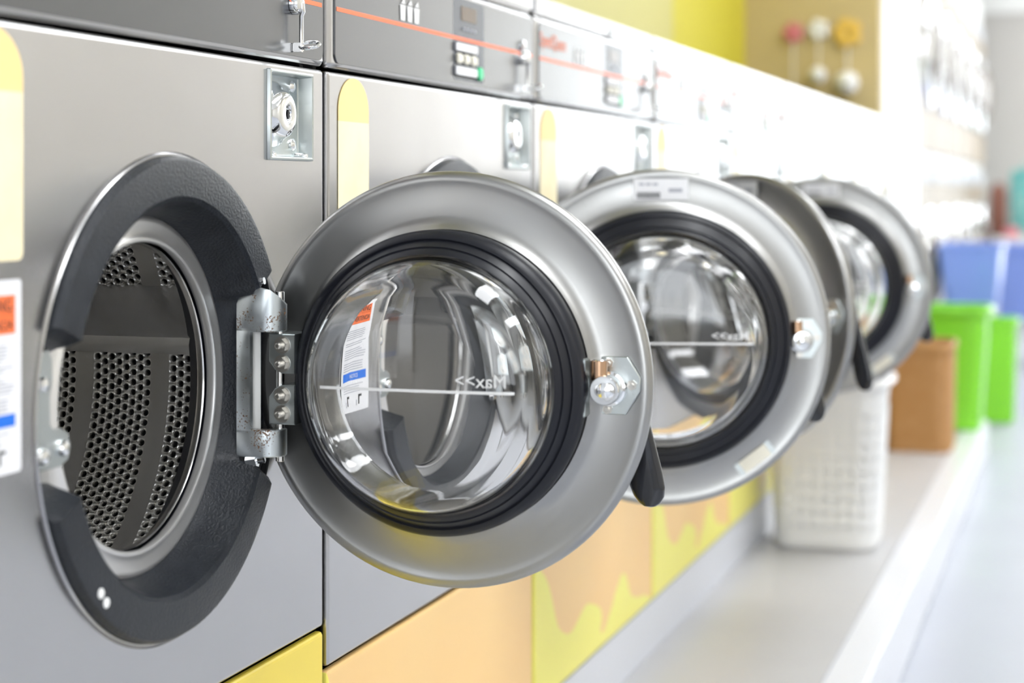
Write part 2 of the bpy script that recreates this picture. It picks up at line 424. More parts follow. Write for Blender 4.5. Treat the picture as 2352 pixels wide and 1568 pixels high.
def drum_meshes(r, full=True):
    """perforated drum: bands of holes with plain strips between"""
    def mp(q, t, h): rr = r+h; return (rr*math.cos(t/r), q, rr*math.sin(t/r))
    mb = MB(); nt = int(round(2*PI*r/.0098)); dt = 2*PI*r/nt
    bands = [.0555+.0845*i for i in range(4)]
    if full:
        for b in bands:
            V, F = perf(mp, b, 0, .008, dt, 8, nt, .0033, .006, stagger=True, nseg=12, dim=.0012)
            mb.add(V, F)
    else:
        for b in bands: mb.lathe([(r, b), (r, b+.064)])
    for b in [.035]+bands:
        e = b+.0205 if b < .04 else b+.0845
        s_ = b if b < .04 else b+.064
        mb.lathe([(r, s_), (r, e)], n=nt)
    R = r; mb.lathe([(r, bands[-1]+.0845), (r*.98, bands[-1]+.09), (0.02, bands[-1]+.092)], n=96)
    return mb
def lifter(r, rel):
    """triangular lifter on the right of the drum wall, running front to back"""
    mb = MB(); x = math.sqrt(r*r-rel[0]**2)
    sec = [(x+.004, rel[0]), (x-.014, rel[0]-.012), (x-.040, rel[1]+.012), (x-.050, rel[1]+.004), (x-.0535, rel[1]-.003), (x-.050, rel[1]-.010), (x-.040, rel[1]-.014), (x-.020, rel[1]-.022), (x+.012, rel[2])]
    rings = []
    ys = [.03+i*.008 for i in range(45)]
    for y in ys:
        d = min(abs((y-.045) % .048-.024), .02); dimp = .0022*math.exp(-(d/.0035)**2)
        rings.append([(px+(dimp if i in (3, 4, 5) else 0), y, pz) for i, (px, pz) in enumerate(sec)])
    mb.loops(rings, closed=False); return mb

# ---- the door (built closed, hinge pin at the origin; +y points into the machine)
def build_door(mc, big, alpha, pin, label_kind, wash):
    R = .2225 if big else .1933
    cx = -(.1825 if big else .154); cy = -.034
    rg = .169 if big else .1396; rgl = .139 if big else .1157
    root_loc = pin
    key = 'B' if big else 'A'
    def lat(prof, n=128, **k):
        return MB().lathe([(r, cy+y) for r, y in prof], cx, 0, n, **k)
    rb = rg-.001
    steel = [(rb-.014, -.012), (rb, -.013), (R-.016, -.016), (R-.005, -.0155), (R-.001, -.011), (R, -.004), (R-.0015, .001), (R-.005, .0035), (R-.010, .003), (R-.016, .0015),
             (rb+.014, .006), (rb+.007, .0075), (rb+.004, .011), (rb+.001, .013), (rb-.002, .012), (rb-.014, .010)]
    door = shared('steel'+key, lambda: lat(steel, closedprof=True), 'door', mc, ['door_steel'], smooth=50)
    door.location = root_loc; door.rotation_euler = (0, 0, math.radians(alpha))
    tag(door, 'open round steel porthole door, inner side showing' if alpha else 'closed round steel porthole door')
    # gasket
    g = rg; q = rgl
    gas = [(g-.012, -.002), (g-.002, .012), (g-.0005, .018), (g, .028), (g-.001, .035), (g-.004, .040), (g-.008, .0415), (g-.0095, .0405), (g-.011, .042), (q+.009, .048), (q+.0078, .0475), (q+.006, .0505), (q+.002, .0535), (q+.0005, .051), (q+.0005, .0), (q+.0005, -.002)]
    shared('gas'+key, lambda: lat(gas, closedprof=True), 'door_gasket', door, ['rubber'], smooth=40)
    # glass bowl (solid shell)
    fr = q-.020
    out = [(q, .0), (q, .052), (q-.0006, .058), (q-.002, .065), (q-.005, .073), (q-.0095, .0805), (q-.015, .0865), (fr-.003, .0903), (fr-.010, .0922), (fr*.65, .0938), (fr*.3, .0945), (0.0004, .0947)]
    t = .0045
    inn = [(0.0004, .0947-t), (fr*.3, .0945-t), (fr*.65, .0938-t), (fr-.011, .0920-t), (fr-.006, .0898-t), (q-.0185, .0835-t*.4), (q-.0135, .0775), (q-.009, .0705), (q-.0062, .063), (q-.005, .055), (q-.005, .0)]
    shared('gla'+key, lambda: lat(out+inn, n=160, closedprof=True), 'glass_bowl', door, ['glass'], smooth=60)
    # fill line and mirrored lettering on the bowl
    def line():
        m_ = MB(); hl = fr-.005; dx = -.002; yy = 0; pf = sorted([p for p in out if p[1] > .07])
        def py(r):
            r = abs(r)
            for (a, b), (c, d) in zip(pf, pf[1:]):
                if a <= r <= c: return cy+b+(d-b)*(r-a)/(c-a)+.0004
            return cy+pf[0][1]+.0004
        xs_ = [-hl+2*hl*i_/40 for i_ in range(41)]; m_.loops([[(cx+dx+x_, py(x_+dx), zz) for x_ in xs_] for zz in (-.0014, .0012)], closed=False)
        vs, fs = textmesh('Max>>', .0165, 'CENTER', True)
        tx0 = min(v[0] for v in vs)
        # reads correctly from the street side of a closed door, so it is mirrored from inside
        m_.add([(cx+dx-hl+.007-tx0+v[0], py(dx-hl+.007-tx0+v[0])+.0004, .0045+v[1]) for v in vs], fs)
        return m_
    tag(shared('lin'+key, line, 'fill_line', door, ['white_print'], smooth=0), 'white fill level line with Max lettering printed on the glass')
    # strike assembly on the free side (door-local x = -)
    lx = cx-(.160 if not big else .187)
    y0 = cy+.003
    def plate():
        m_ = MB(); p = [(-.024, .008), (-.012, .0265), (.018, .0265), (.023, .022), (.023, -.022), (.018, -.0255), (-.010, -.0255), (-.0235, -.004)]
        m_.prism([(lx+a, b) for a, b in p], y0, y0+.0035, 'y', bev=.0007)
        m_.box(lx+.021, lx+.0245, y0, y0+.026, -.0265, .0255, bev=.0012)
        return m_
    shared('pla'+key, plate, 'latch_plate', door, ['zinc'])
    shared('rol'+key, lambda: MB().tube([(lx+.0105, y0+.016, .006), (lx+.0105, y0+.016, .0065), (lx+.0105, y0+.016, .0235), (lx+.0105, y0+.016, .024)], [.0065, .0074, .0074, .0065], 24), 'latch_roller', door, ['copper'])
    def stud():
        m_ = MB(); p = Vector((lx+.004, y0+.003, -.002)); d = Vector((.0, 1, 0))
        m_.tube([p, p+d*.006, p+d*.0065, p+d*.020, p+d*.022, p+d*.022, p+d*.0225], [.0165, .0155, .0135, .0135, .0125, .0078, .0065], 32)
        m_.tube([p+d*.021, p+d*.0235, p+d*.025], [.0072, .0066, .003], 20)
        m_.cyl((lx+.0105, y0+.016, .0225), (0, 0, 1), .0068, .0022, 24)
        return m_
    def lbolt():
        m_ = MB(); m_.hexn((0, 0, 0), (0, 1, 0), .0048, .0028); m_.cyl((0, .002, 0), (0, 1, 0), .0022, .004, 12); return m_
    for a, b_ in ((.005, .0205), (-.0165, .0015), (.006, -.0205)):
        bb = shared('lbolt', lbolt, 'latch_bolt', door, ['bolt_steel']); bb.location = (lx+a, y0+.003, b_)
    shared('stu'+key, stud, 'latch_stud', door, ['chrome'])
    # handle behind the steel (street side of the closed door)
    def handle():
        m_ = MB(); yb = cy-.016; rings = []
        hx = lx+.004; path = [(hx+.004, .030, .008), (hx+.002, .020, .014), (hx, .0, .016), (hx-.007, -.03, .0150), (hx-.013, -.06, .0160), (hx-.018, -.085, .0172), (hx-.0210, -.098, .0166), (hx-.0225, -.107, .0142), (hx-.0232, -.1125, .0104), (hx-.0236, -.1155, .0060), (hx-.0238, -.1168, .0020)]
        for px, pz, hw in path:
            yo = yb-.026-.010*max(0, min(1, (-pz)/.07)); th = .0065*min(1, hw/.006)
            rings.append([(px+hw*math.copysign(abs(math.cos(a))**.8, math.cos(a)), yo+th*math.copysign(abs(math.sin(a))**.75, math.sin(a)), pz) for a in [2*PI*j/28 for j in range(28)]])
        m_.loops(rings, cap0=True, cap1=True)
        m_.cyl((hx, yb+.002, .004), (0, -1, 0), .014, .022, 28)
        return m_
    shared('han'+key, handle, 'door_handle', door, ['gloss_black'])
    # hinge leaves bolted to the steel
    def leaf(zc):
        m_ = MB(); sgn = 1
        xs = [(.013, -.0), (-.017, -.0)]
        poly = [(.011, .0183), (-.015, .0183), (-.015, -.0183), (-.002, -.0183), (.005, -.015), (.011, -.007)]
        if zc < 0: poly = [(a, -b) for a, b in poly]
        m_.prism([(a-.004, b+zc) for a, b in poly], cy+.002, .0095, 'y', bev=.0008)
        m_.prism([(-.018, zc+.0183), (-.030, zc+.017), (-.030, zc-.017), (-.018, zc-.0183)], cy+.002, -.012, 'y', bev=.0008)
        return m_
    for zc in (.0237, -.0235):
        shared('lea%g' % zc, lambda zc=zc: leaf(zc), 'hinge_leaf', door, ['zinc'])
    def bolt():
        m_ = MB()
        m_.tube([(0, .0, 0), (0, .0008, 0)], .0082, 24)
        m_.hexn((0, .0005, 0), (0, 1, 0), .0064, .0052); m_.tube([(0, .004, 0), (0, .0105, 0), (0, .0115, 0)], [.0031, .0031, .0018], 14)
        return m_
    for zb in (.0318, .0148, -.0148, -.0318):
        b = shared('bolt', bolt, 'hinge_bolt', door, ['bolt_steel']); b.location = (-.0065, .0092, zb)
    if label_kind:
        def lab():
            m_ = MB(); rr = (rg+R)/2+.002; yy = cy+.0072
            m_.box(cx-.036, cx+.036, yy, yy+.0006, rr-.016, rr+.012, 0)
            random.seed(4)
            for i in range(22):
                xx = cx+.031-i*.0014; m_.box(xx-.0005, xx+.0003 if i % 3 else xx+.0005, yy+.0006, yy+.0008, rr-.014, rr-.006, 1)
            for i in range(3): m_.box(cx+.004+i*.009, cx+.011+i*.009, yy+.0006, yy+.0008, rr+.003, rr+.006, 2)
            m_.box(cx-.028, cx-.010, yy+.0006, yy+.0008, rr-.006, rr-.001, 2)
            return m_
        lb = shared('lab'+key, lab, 'barcode_label', door, ['white_label', 'dark_print', 'grey_print'], smooth=0); lb['label'] = 'white barcode label'
        def small():
            m_ = MB(); a = math.radians(-128); rr = (rg+R)/2+.004
            px, pz = rr*math.cos(a), rr*math.sin(a); tx, tz = -math.sin(a), math.cos(a)
            for hw, hh, y_, mi in ((.028, .0085, .0068, 1), (.021, .0085, .0078, 0)):
                pts = [(cx+px+tx*u*hw+math.cos(a)*v*hh, pz+tz*u*hw+math.sin(a)*v*hh) for u, v in ((1, 1), (-1, 1), (-1, -1), (1, -1))]
                m_.prism(pts, cy+.002, cy+y_, 'y', mi)
            return m_
        shared('sml'+key, small, 'rating_plate', door, ['cream_button', 'zinc'], smooth=0)
    return door

def white_label(mc, u1, z1):
    """instruction sticker: white with an orange header, print lines and a blue band"""
    mb = MB(); x0, x1, z0 = u1-.085, u1, z1-.140
    mb.prism(rrect(x0, x1, z0, z1, .003, 3), -.0004, -.0008, 'y', 0)
    y = -.0010
    def q(a, b, c, d, mi): mb.add([(a, y, c), (b, y, c), (b, y, d), (a, y, d)], [(0, 1, 2, 3)], mi)
    q(x0+.007, x1-.008, z1-.045+.020, z1-.011, 1); q(x0+.007, x1-.008, z1-.039, z1-.0245, 1)
    addtext(mb, 'WARNING', .0125, (x0+x1)/2, z1-.0225, y-.0003, 2); addtext(mb, 'ADVERTENCIA', .0095, (x0+x1)/2, z1-.0355, y-.0003, 2)
    random.seed(11); z = z1-.047
    while z > z0+.046:
        if random.random() > .14: q(x0+.008, x1-.009-random.random()*.018, z-.0009, z, 3)
        z -= .0026
    q(x0+.007, x1-.008, z0+.034, z0+.043, 4); addtext(mb, 'NOTICE', .006, (x0+x1)/2, z0+.0365, y-.0003, 0)
    for k in range(4): q(x0+.010, x1-.012-random.random()*.015, z0+.029-k*.0026, z0+.0297-k*.0026, 3)
    for k in (0, 1): 
        xx = x0+.022+k*.034; q(xx, xx+.003, z0+.007, z0+.017, 2); q(xx, xx+.009, z0+.015, z0+.0175, 2); q(xx-.006, xx-.004, z0+.006, z0+.012, 3)
    o = mb.build('instruction_label', ['white_label', 'orange_print', 'dark_print', 'grey_print', 'blue_print'], mc, smooth=0)
    o['label'] = 'white instruction label with orange header and blue band'; return o
def arch_label(mc, u0, ztop, zbot, split):
    mb = MB(); w_ = .082; r = w_/2; xc = u0+r; rz = .036
    top = [(xc+r*math.cos(a), ztop-rz+rz*math.sin(a)) for a in [PI*i/24 for i in range(25)]]
    y0, y1 = -.0004, -.0009
    up = [(xc+r, split)]+top+[(xc-r, split)]
    mb.prism(up, y0, y1, 'y', 1)
    lo = [(xc+r, split), (xc-r, split)]+[(xc-r+.006-.006*math.cos(a), zbot+.006-.006*math.sin(a)) for a in [PI/2*i/5 for i in range(6)]]+[(xc+r-.006+.006*math.sin(a), zbot+.006-.006*math.cos(a)) for a in [PI/2*i/5 for i in range(6)]]
    mb.prism(lo, y0, y1, 'y', 0)
    o = mb.build('arched_label', ['sticker_pale', 'sticker_amber'], mc, smooth=0); o['label'] = 'tall yellow label with arched top'; return o

def lock_plate(mc, u0, z0, z1):
    """recessed coin box lock: square steel pan with a domed lock and rivets"""
    w_ = .098; x0, x1 = u0, u0+w_; d = .012
    mb = MB(); f = .003
    def rg(i, y): return [(a, y, b) for a, b in rrect(x0+i, x1-i, z0+i, z1-i, .0012, 2)]
    mb.loops([rg(-.0005, -.0002), rg(0, -.0035), rg(f*.5, -.0042), rg(f, -.0035), rg(f+.0012, d-.001), rg(f+.0022, d)], cap1=True)
    o = mb.build('lock_recess', ['zinc'], mc, smooth=40)
    cx, cz = u0+.036, (z0+z1)/2+.001
    mb = MB()
    mb.lathe([(.033, d), (.0325, d-.002), (.030, d-.004), (.0265, d-.0055), (.0240, d-.010), (.0215, d-.0155), (.018, d-.0175), (.0075, d-.018), (.0065, d-.017), (.006, d-.010), (.0002, d-.010)], cx, cz, 48)
    mb.build('lock_dome', ['chrome'], mc, smooth=50)
    MB().box(cx-.0012, cx+.0012, d-.0175, d-.009, cz-.0045, cz+.0045).build('keyhole', ['dark'], mc, smooth=0)
    for a, b in ((u0+.078, z1-.013), (u0+.080, z0+.016)):
        mb = MB(); mb.lathe([(.0062, d), (.006, d-.002), (.004, d-.0035), (.0002, d-.004)], a, b, 20); mb.build('rivet', ['chrome'], mc)
    for a, b in ((u0+.012, z0+.005), (u0+.084, z0+.005)):
        MB().tube([(a, d-.002, b), (a, -.001, b), (a, -.003, b)], [.003, .0032, .002], 12).build('recess_screw', ['chrome'], mc)

def coin_lever(mc, u, z):
    """coin slot escutcheon with a hanging rod and a wire loop"""
    mb = MB()
    mb.lathe([(.0105, -.003), (.0105, -.007), (.009, -.011), (.006, -.0125), (.0002, -.013)], u, z, 28)
    mb.lathe([(.0075, -.003), (.0075, -.006), (.005, -.008), (.0002, -.0085)], u, z+.016, 24)
    mb.build('coin_escutcheon', ['chrome'], mc)
    mb = MB()
    mb.tube([(u, -.012, z), (u, -.013, z-.008), (u+.001, -.011, z-.012), (u+.001, -.011, z-.040)], [.0028, .0026, .0022, .0022], 12)
    mb.box(u-.003, u+.004, -.013, -.003, z-.047, z-.038, bev=.001)
    mb.build('coin_rod', ['steel_edge'], mc)
    mb = MB(); pts = []
    for i in range(25):
        t = 2*PI*i/24; pts.append((u+.001+.006*math.sin(t)*1.0, -.018-.016*(1-math.cos(t))/2*1.25+.008, z-.0405+.0035*math.sin(t)))
    mb.tube(pts, .0018, 10); mb.build('wire_loop', ['chrome'], mc)

def basket_icon(mb, x, z, s, mi, y):
    mb.add([(x-.5*s, y, z+.35*s), (x-.4*s, y, z-.7*s), (x+.4*s, y, z-.7*s), (x+.5*s, y, z+.35*s)], [(0, 1, 2, 3)], mi)
    mb.add([(x-.35*s, y, z+.45*s), (x+.4*s, y, z+.45*s), (x+.25*s, y, z+.85*s), (x-.05*s, y, z+.65*s)], [(0, 1, 2, 3)], mi)

def build_machine(i, x0, label, big, door_alpha, group='washing machines in the row'):
    mc = thing('washing_machine', (x0, 0, BASEZ), label, 'washing machine', group)
    def z(v): return v+ZO
    rc = (.373, z(-.1925), .232) if big else (.389, z(-.174), .204)
    k = 'B' if big else 'A'
    zs = z(-.488) if big else z(-.444)
    LU = .588 if big else .576
    # body
    shared('cab'+k, lambda: MB().box(.012, W-.012, .008+.55*0+.46, .495, 0, z(.26)).box(.012, .02, .02, .49, 0, z(.26)).box(W-.02, W-.012, .02, .49, 0, z(.26)).box(.012, W-.012, .012, .49, z(.2565), z(.262)).box(.012, W-.012, .02, .49, 0, .01), 'cabinet', mc, ['dark'], smooth=0)
    shared('fr'+k, lambda: pane(G, W-G, zs+.002, z(.1235), rc, .003, 0), 'front_panel', mc, ['steel'], smooth=30, flat=True, cut=(LU+.0010, LU+.098-.0010, z(.0305)+.001, z(.117)-.001))
    shared('rim'+k, lambda: MB().lathe([(rc[2]+.0016, .001), (rc[2]+.0016, -.001), (rc[2]+.0004, -.002), (rc[2]-.0008, -.001), (rc[2]-.001, .02)], rc[0], rc[1], 160), 'porthole_rim', mc, ['steel'])
    lp = shared('low'+k, lambda: pane(G, W-G, 0.004, zs-.003, None, .003, 0), 'kick_panel', mc, ['vinyl' if big else 'yellow_vinyl'], smooth=30, flat=True)
    lp['label'] = 'lower panel covered in orange and yellow vinyl' if big else 'lower panel covered in bright yellow vinyl'
    # console
    def con():
        m_ = pane(G, W-G, z(.1265), z(.2475), None, .006, -.001, .009, .006)
        return m_
    shared('con', con, 'console_frame', mc, ['steel'], smooth=30, flat=True)
    def face():
        m_ = MB(); m_.prism(rrect(.018, W-.012, z(.1325), z(.2395), .010, 8), -.0008, -.0026, 'y', 0, bev=.0006)
        y = -.0029; zl = z(.1885)
        m_.add([(.021, y, zl-.0022), (W-.016, y, zl-.0022), (W-.016, y, zl+.0022), (.021, y, zl+.0022)], [(0, 1, 2, 3)], 1)
        return m_
    shared('face', face, 'console_face', mc, ['acrylic', 'orange_line'])
    def cap():
        m_ = MB(); m_.box(G, W-G, -.001, .5, z(.2495), z(.2765), bev=.004); m_.box(.41, .425, -.0016, .01, z(.2520), z(.268), 1)
        return m_
    shared('cap', cap, 'top_cap', mc, ['steel', 'dark'])
    y = -.0034
    if i > 1:
        # console print and buttons (module positions across the console)
        def icons():
            m_ = MB()
            for q in range(3 if big else 2): basket_icon(m_, .206+.0215*q, z(.205), .0165, 0, y)
            return m_
        shared('ico'+k, icons, 'capacity_icon', mc, ['white_print'], smooth=0)
        def inset():
            m_ = MB(); m_.prism(rrect(.375, .490, z(.137), z(.238), .006, 4), -.0024, -.0027, 'y', 0); m_.prism(rrect(.403, .460, z(.2115), z(.2295), .002, 3), -.0024, -.0034, 'y', 1)
            for q in range(4): m_.add([(.408+q*.013, -.0042, z(.1995)), (.416+q*.013, -.0042, z(.1995)), (.416+q*.013, -.0042, z(.203)), (.408+q*.013, -.0042, z(.203))], [(0, 1, 2, 3)], 2)
            return m_
        shared('ins', inset, 'display_window', mc, ['console_inset', 'display', 'grey_print'], smooth=0)
        def btn():
            m_ = MB()
            m_.box(.378, .458, -.006, -.003, z(.1715), z(.1845), 0, .0015); m_.box(.378, .458, -.006, -.003, z(.142), z(.1555), 0, .0015)
            return m_
        shared('btn', btn, 'instruction_strip', mc, ['white_label'])
        for q in range(3):
            b = shared('cb', lambda: MB().box(0, .022, -.007, -.003, 0, .0125, 0, .002), 'cycle_button', mc, ['cream_button']); b.location = (.381+q*.0265, 0, z(.1575))
        shared('gb', lambda: MB().cyl((.470, -.003, z(.149)), (0, -1, 0), .0085, .004, 24), 'start_button', mc, ['green_button'])['label'] = 'round green start button'
    coin_lever(mc, .650 if big else .628, z(.183))
    lock_plate(mc, LU, z(.0305), z(.117))
    # porthole
    bz = shared('bez'+k, lambda: bezel(rc[2]-.001, .098, .070), 'porthole_bezel', mc, ['plastic'], smooth=30); bz.location = (rc[0], 0, rc[1])
    s = .152*(rc[2]/.204); s2 = .131*(1 if not big else 1.13)
    tub = shared('tub'+k, lambda: MB().lathe([(s+.006, .036), (s+.001, .0290), (s-.004, .0278), (s2+.010, .0300), (s2+.005, .0272), (s2+.0022, .0258), (s2+.0006, .0264), (s2-.0003, .029), (s2+.003, .036)], 0, 0, 160), 'tub_ring', mc, ['tub_steel'], smooth=50); tub.location = (rc[0], 0, rc[1])
    seal = shared('seal'+k, lambda: MB().lathe([(s2+.0028, .034), (s2+.006, .040), (s2+.02, .062)], 0, 0, 96), 'tub_seal', mc, ['rubber']); seal.location = (rc[0], 0, rc[1])
    mth = shared('mouth'+k, lambda: MB().lathe([(s2+.018, .056), (s2+.005, .043), (s2+.0015, .0385), (s2-.0003, .0368), (s2-.0013, .0385), (s2-.0005, .043), (s2+.02, .052), (.213, .0545)], 0, 0, 128), 'drum_mouth', mc, ['steel_edge'], smooth=50); mth.location = (rc[0], 0, rc[1])
    dr = shared('drum'+('A' if i == 1 else 'far'), lambda: drum_meshes(.215, i == 1), 'drum', mc, ['drum_steel'], smooth=40); dr.location = (rc[0], .0, rc[1])
    lf = shared('lift', lambda: lifter(.215, (.084, .040, .018)), 'drum_lifter', mc, ['drum_steel'], smooth=50); lf.location = (rc[0], 0, rc[1])
    ot = shared('outer', lambda: MB().lathe([(.20, .045), (.238, .05), (.238, .44), (.0, .44)], 0, 0, 48), 'outer_tub', mc, ['dark']); ot.location = (rc[0], .0, rc[1])
    # strike plate on the left of the porthole
    def strike():
        m_ = MB(); rx = -rc[2]
        p = [(rx+.003, .042), (rx+.012, .052), (rx+.022, .054), (rx+.027, .046), (rx+.028, .030), (rx+.024, .018), (rx+.024, -.004), (rx+.030, -.010), (rx+.040, -.009), (rx+.050, -.014), (rx+.054, -.024), (rx+.050, -.034), (rx+.040, -.038), (rx+.012, -.038), (rx+.003, -.030)]
        p = [(a+.015, b) for a, b in p]
        m_.prism(p, .0170, .0125, 'y', bev=.0006)
        m_.box(rx+.022, rx+.036, .016, .0262, -.030, .034)
        return m_
    st = shared('str'+k, strike, 'strike_plate', mc, ['zinc']); st.location = (rc[0], 0, rc[1])
    for a, b in ((.013, .028), (.013, -.027), (.041, -.024)):
        bb = shared('sb', lambda: MB().lathe([(.0068, 0), (.0068, -.002), (.0055, -.0045), (.0025, -.0058), (.0002, -.006)], 0, 0, 20), 'strike_bolt', mc, ['chrome']); bb.location = (rc[0]-rc[2]+a+.015, .0127, rc[1]+b)
    def wing():
        m_ = MB(); rx = rc[2]; a0, a1 = math.radians(180-21), math.radians(180+22)
        m_.lathe([(s-.002, .0275), (s+.004, .0262), (s+.012, .0262), (s+.016, .0245), (rx-.006, .0245), (rx-.002, .006), (rx-.001, .002)], 0, 0, 32, a0=a0, a1=a1); return m_
    wg = shared('wng'+k, wing, 'tub_flange', mc, ['tub_steel']); wg.location = (rc[0], 0, rc[1])
    if i == 1:
        for a, b in ((-.132, -.138), (-.124, -.147)):
            bb = shared('dot', lambda: MB().cyl((0, -.0118, 0), (0, -1, 0), .0042, .0015, 20), 'bezel_plug', mc, ['white_plastic']); bb.location = (rc[0]+a, 0, rc[1]+b)
    # hinge bracket
    px, po = (.555, .0235) if not big else (.553, .033)
    def arm(z0, z1):
        m_ = MB(); out = []; inn = []
        for t in [i_/14 for i_ in range(15)]:
            X = -.050+.050*t; Y = -(.0+.030*math.sin(min(1, t*1.05)*PI*.62)); out.append((X, Y+.004))
        pts = [(-.018, .036), (-.0195, .030), (-.0195, .010), (-.017, .002), (-.011, -.0045), (-.003, -.007), (.0035, -.0055), (.0062, .0), (.0045, .0045), (.0, .0065), (-.005, .0052), (-.009, .0065), (-.012, .012), (-.0125, .036)]
        m_.prism(pts, z0, z1, 'z', bev=.0010)
        if z0 > 0: m_.v = [(x_, y_, z_+(.015*min(1, max(0, (-x_-.004)/.014)) if z_ > z0+.01 else 0)) for x_, y_, z_ in m_.v]
        return m_
    def bracket():
        m_ = arm(.044, .070); b = arm(-.072, -.0465); m_.add(b.v, b.f)
        m_.prism([(-.018, .036), (-.0195, .030), (-.0195, .0215), (-.0135, .0215), (-.0125, .036)], -.05, .048, 'z', bev=.0006)
        return m_
    br = shared('brk', bracket, 'hinge_bracket', mc, ['cast'], smooth=40); br.location = (px, -po, rc[1])
    def inner_plate():
        m_ = MB(); n = 10
        m_.loops([[( -.007+.005*t*t, .034-.015*t, zz) for t in [j/n for j in range(n+1)]] for zz in (-.05, .05)], closed=False); return m_
    ip = shared('ipl', inner_plate, 'bracket_lit_face', mc, ['white_paint'], smooth=60); ip.location = (px, -po, rc[1])  # inner steel of the bracket; its lit look is put in as white colour
    pn = shared('pin', lambda: MB().tube([(0, 0, -.0775), (0, 0, -.077), (0, 0, .0805), (0, 0, .081)], [.0036, .0042, .0042, .0036], 16), 'hinge_pin', mc, ['steel_edge']); pn.location = (px, -po, rc[1])
    def hb():
        m_ = MB()
        zz, d = 0, 1
        m_.hexn((-.016, .026, zz), (.1, -1, .15*d), .0065, .010); m_.tube([(-.0155, .018, zz+.001*d), (-.0148, .009, zz+.0025*d)], .0034, 12)
        return m_
    for zz in (.089, -.0765):
        hbo = shared('hb', hb, 'bracket_bolt', mc, ['chrome']); hbo.location = (px, -po, rc[1]+zz)
    build_door(mc, big, door_alpha, (px, -po, rc[1]), big, None)
    # labels
    if i == 1: arch_label(mc, .086, z(.119), z(-.050), z(.0725)); white_label(mc, .166, z(-.0636))
    else: arch_label(mc, .030, z(.120), z(-.050), z(.0735)); white_label(mc, .111, z(-.0927))
    return mc

machines = [
 (1, 'nearest steel washing machine, perforated drum open to view, yellow lower panel', False, 90.6),
 (2, 'second steel washing machine in the row, its open door facing the camera squarely', True, 104),
 (3, 'third steel washing machine in the row, with red lettering on its console', True, 58),
 (4, 'fourth steel washing machine in the row, its door open beside the white basket', True, 91),
 (5, 'fifth steel washing machine in the row, just past the last open door', True, 0),
 (6, 'sixth steel washing machine in the row, two places before the wall partition with hanging decorations', True, 0),
 (7, 'seventh steel washing machine in the row, last but one before the partition', True, 0),
 (8, 'farthest steel washing machine of the row, standing against the khaki partition', True, 0)]
mcs = {}
for i, lab, big, al in machines:
    mcs[i] = build_machine(i, 1.676+W*(i-2), lab, big, al)
# red maker's lettering on the third console
for i in (3, 4, 5):
    mb = MB(); addtext(mb, 'SpeedQueen', .028, .016+.005, ZO+.2065, -.0036, 0, sx=.9, align='LEFT', bold=True)
    o = mb.build('console_lettering', ['orange_print'], mcs[i], smooth=0); o['label'] = 'red lettering'
struct(MB().box(.955, 6.66, .004, .5, SLAB, BASEZ-.0005).build('trim_1', 'plinth', smooth=0))

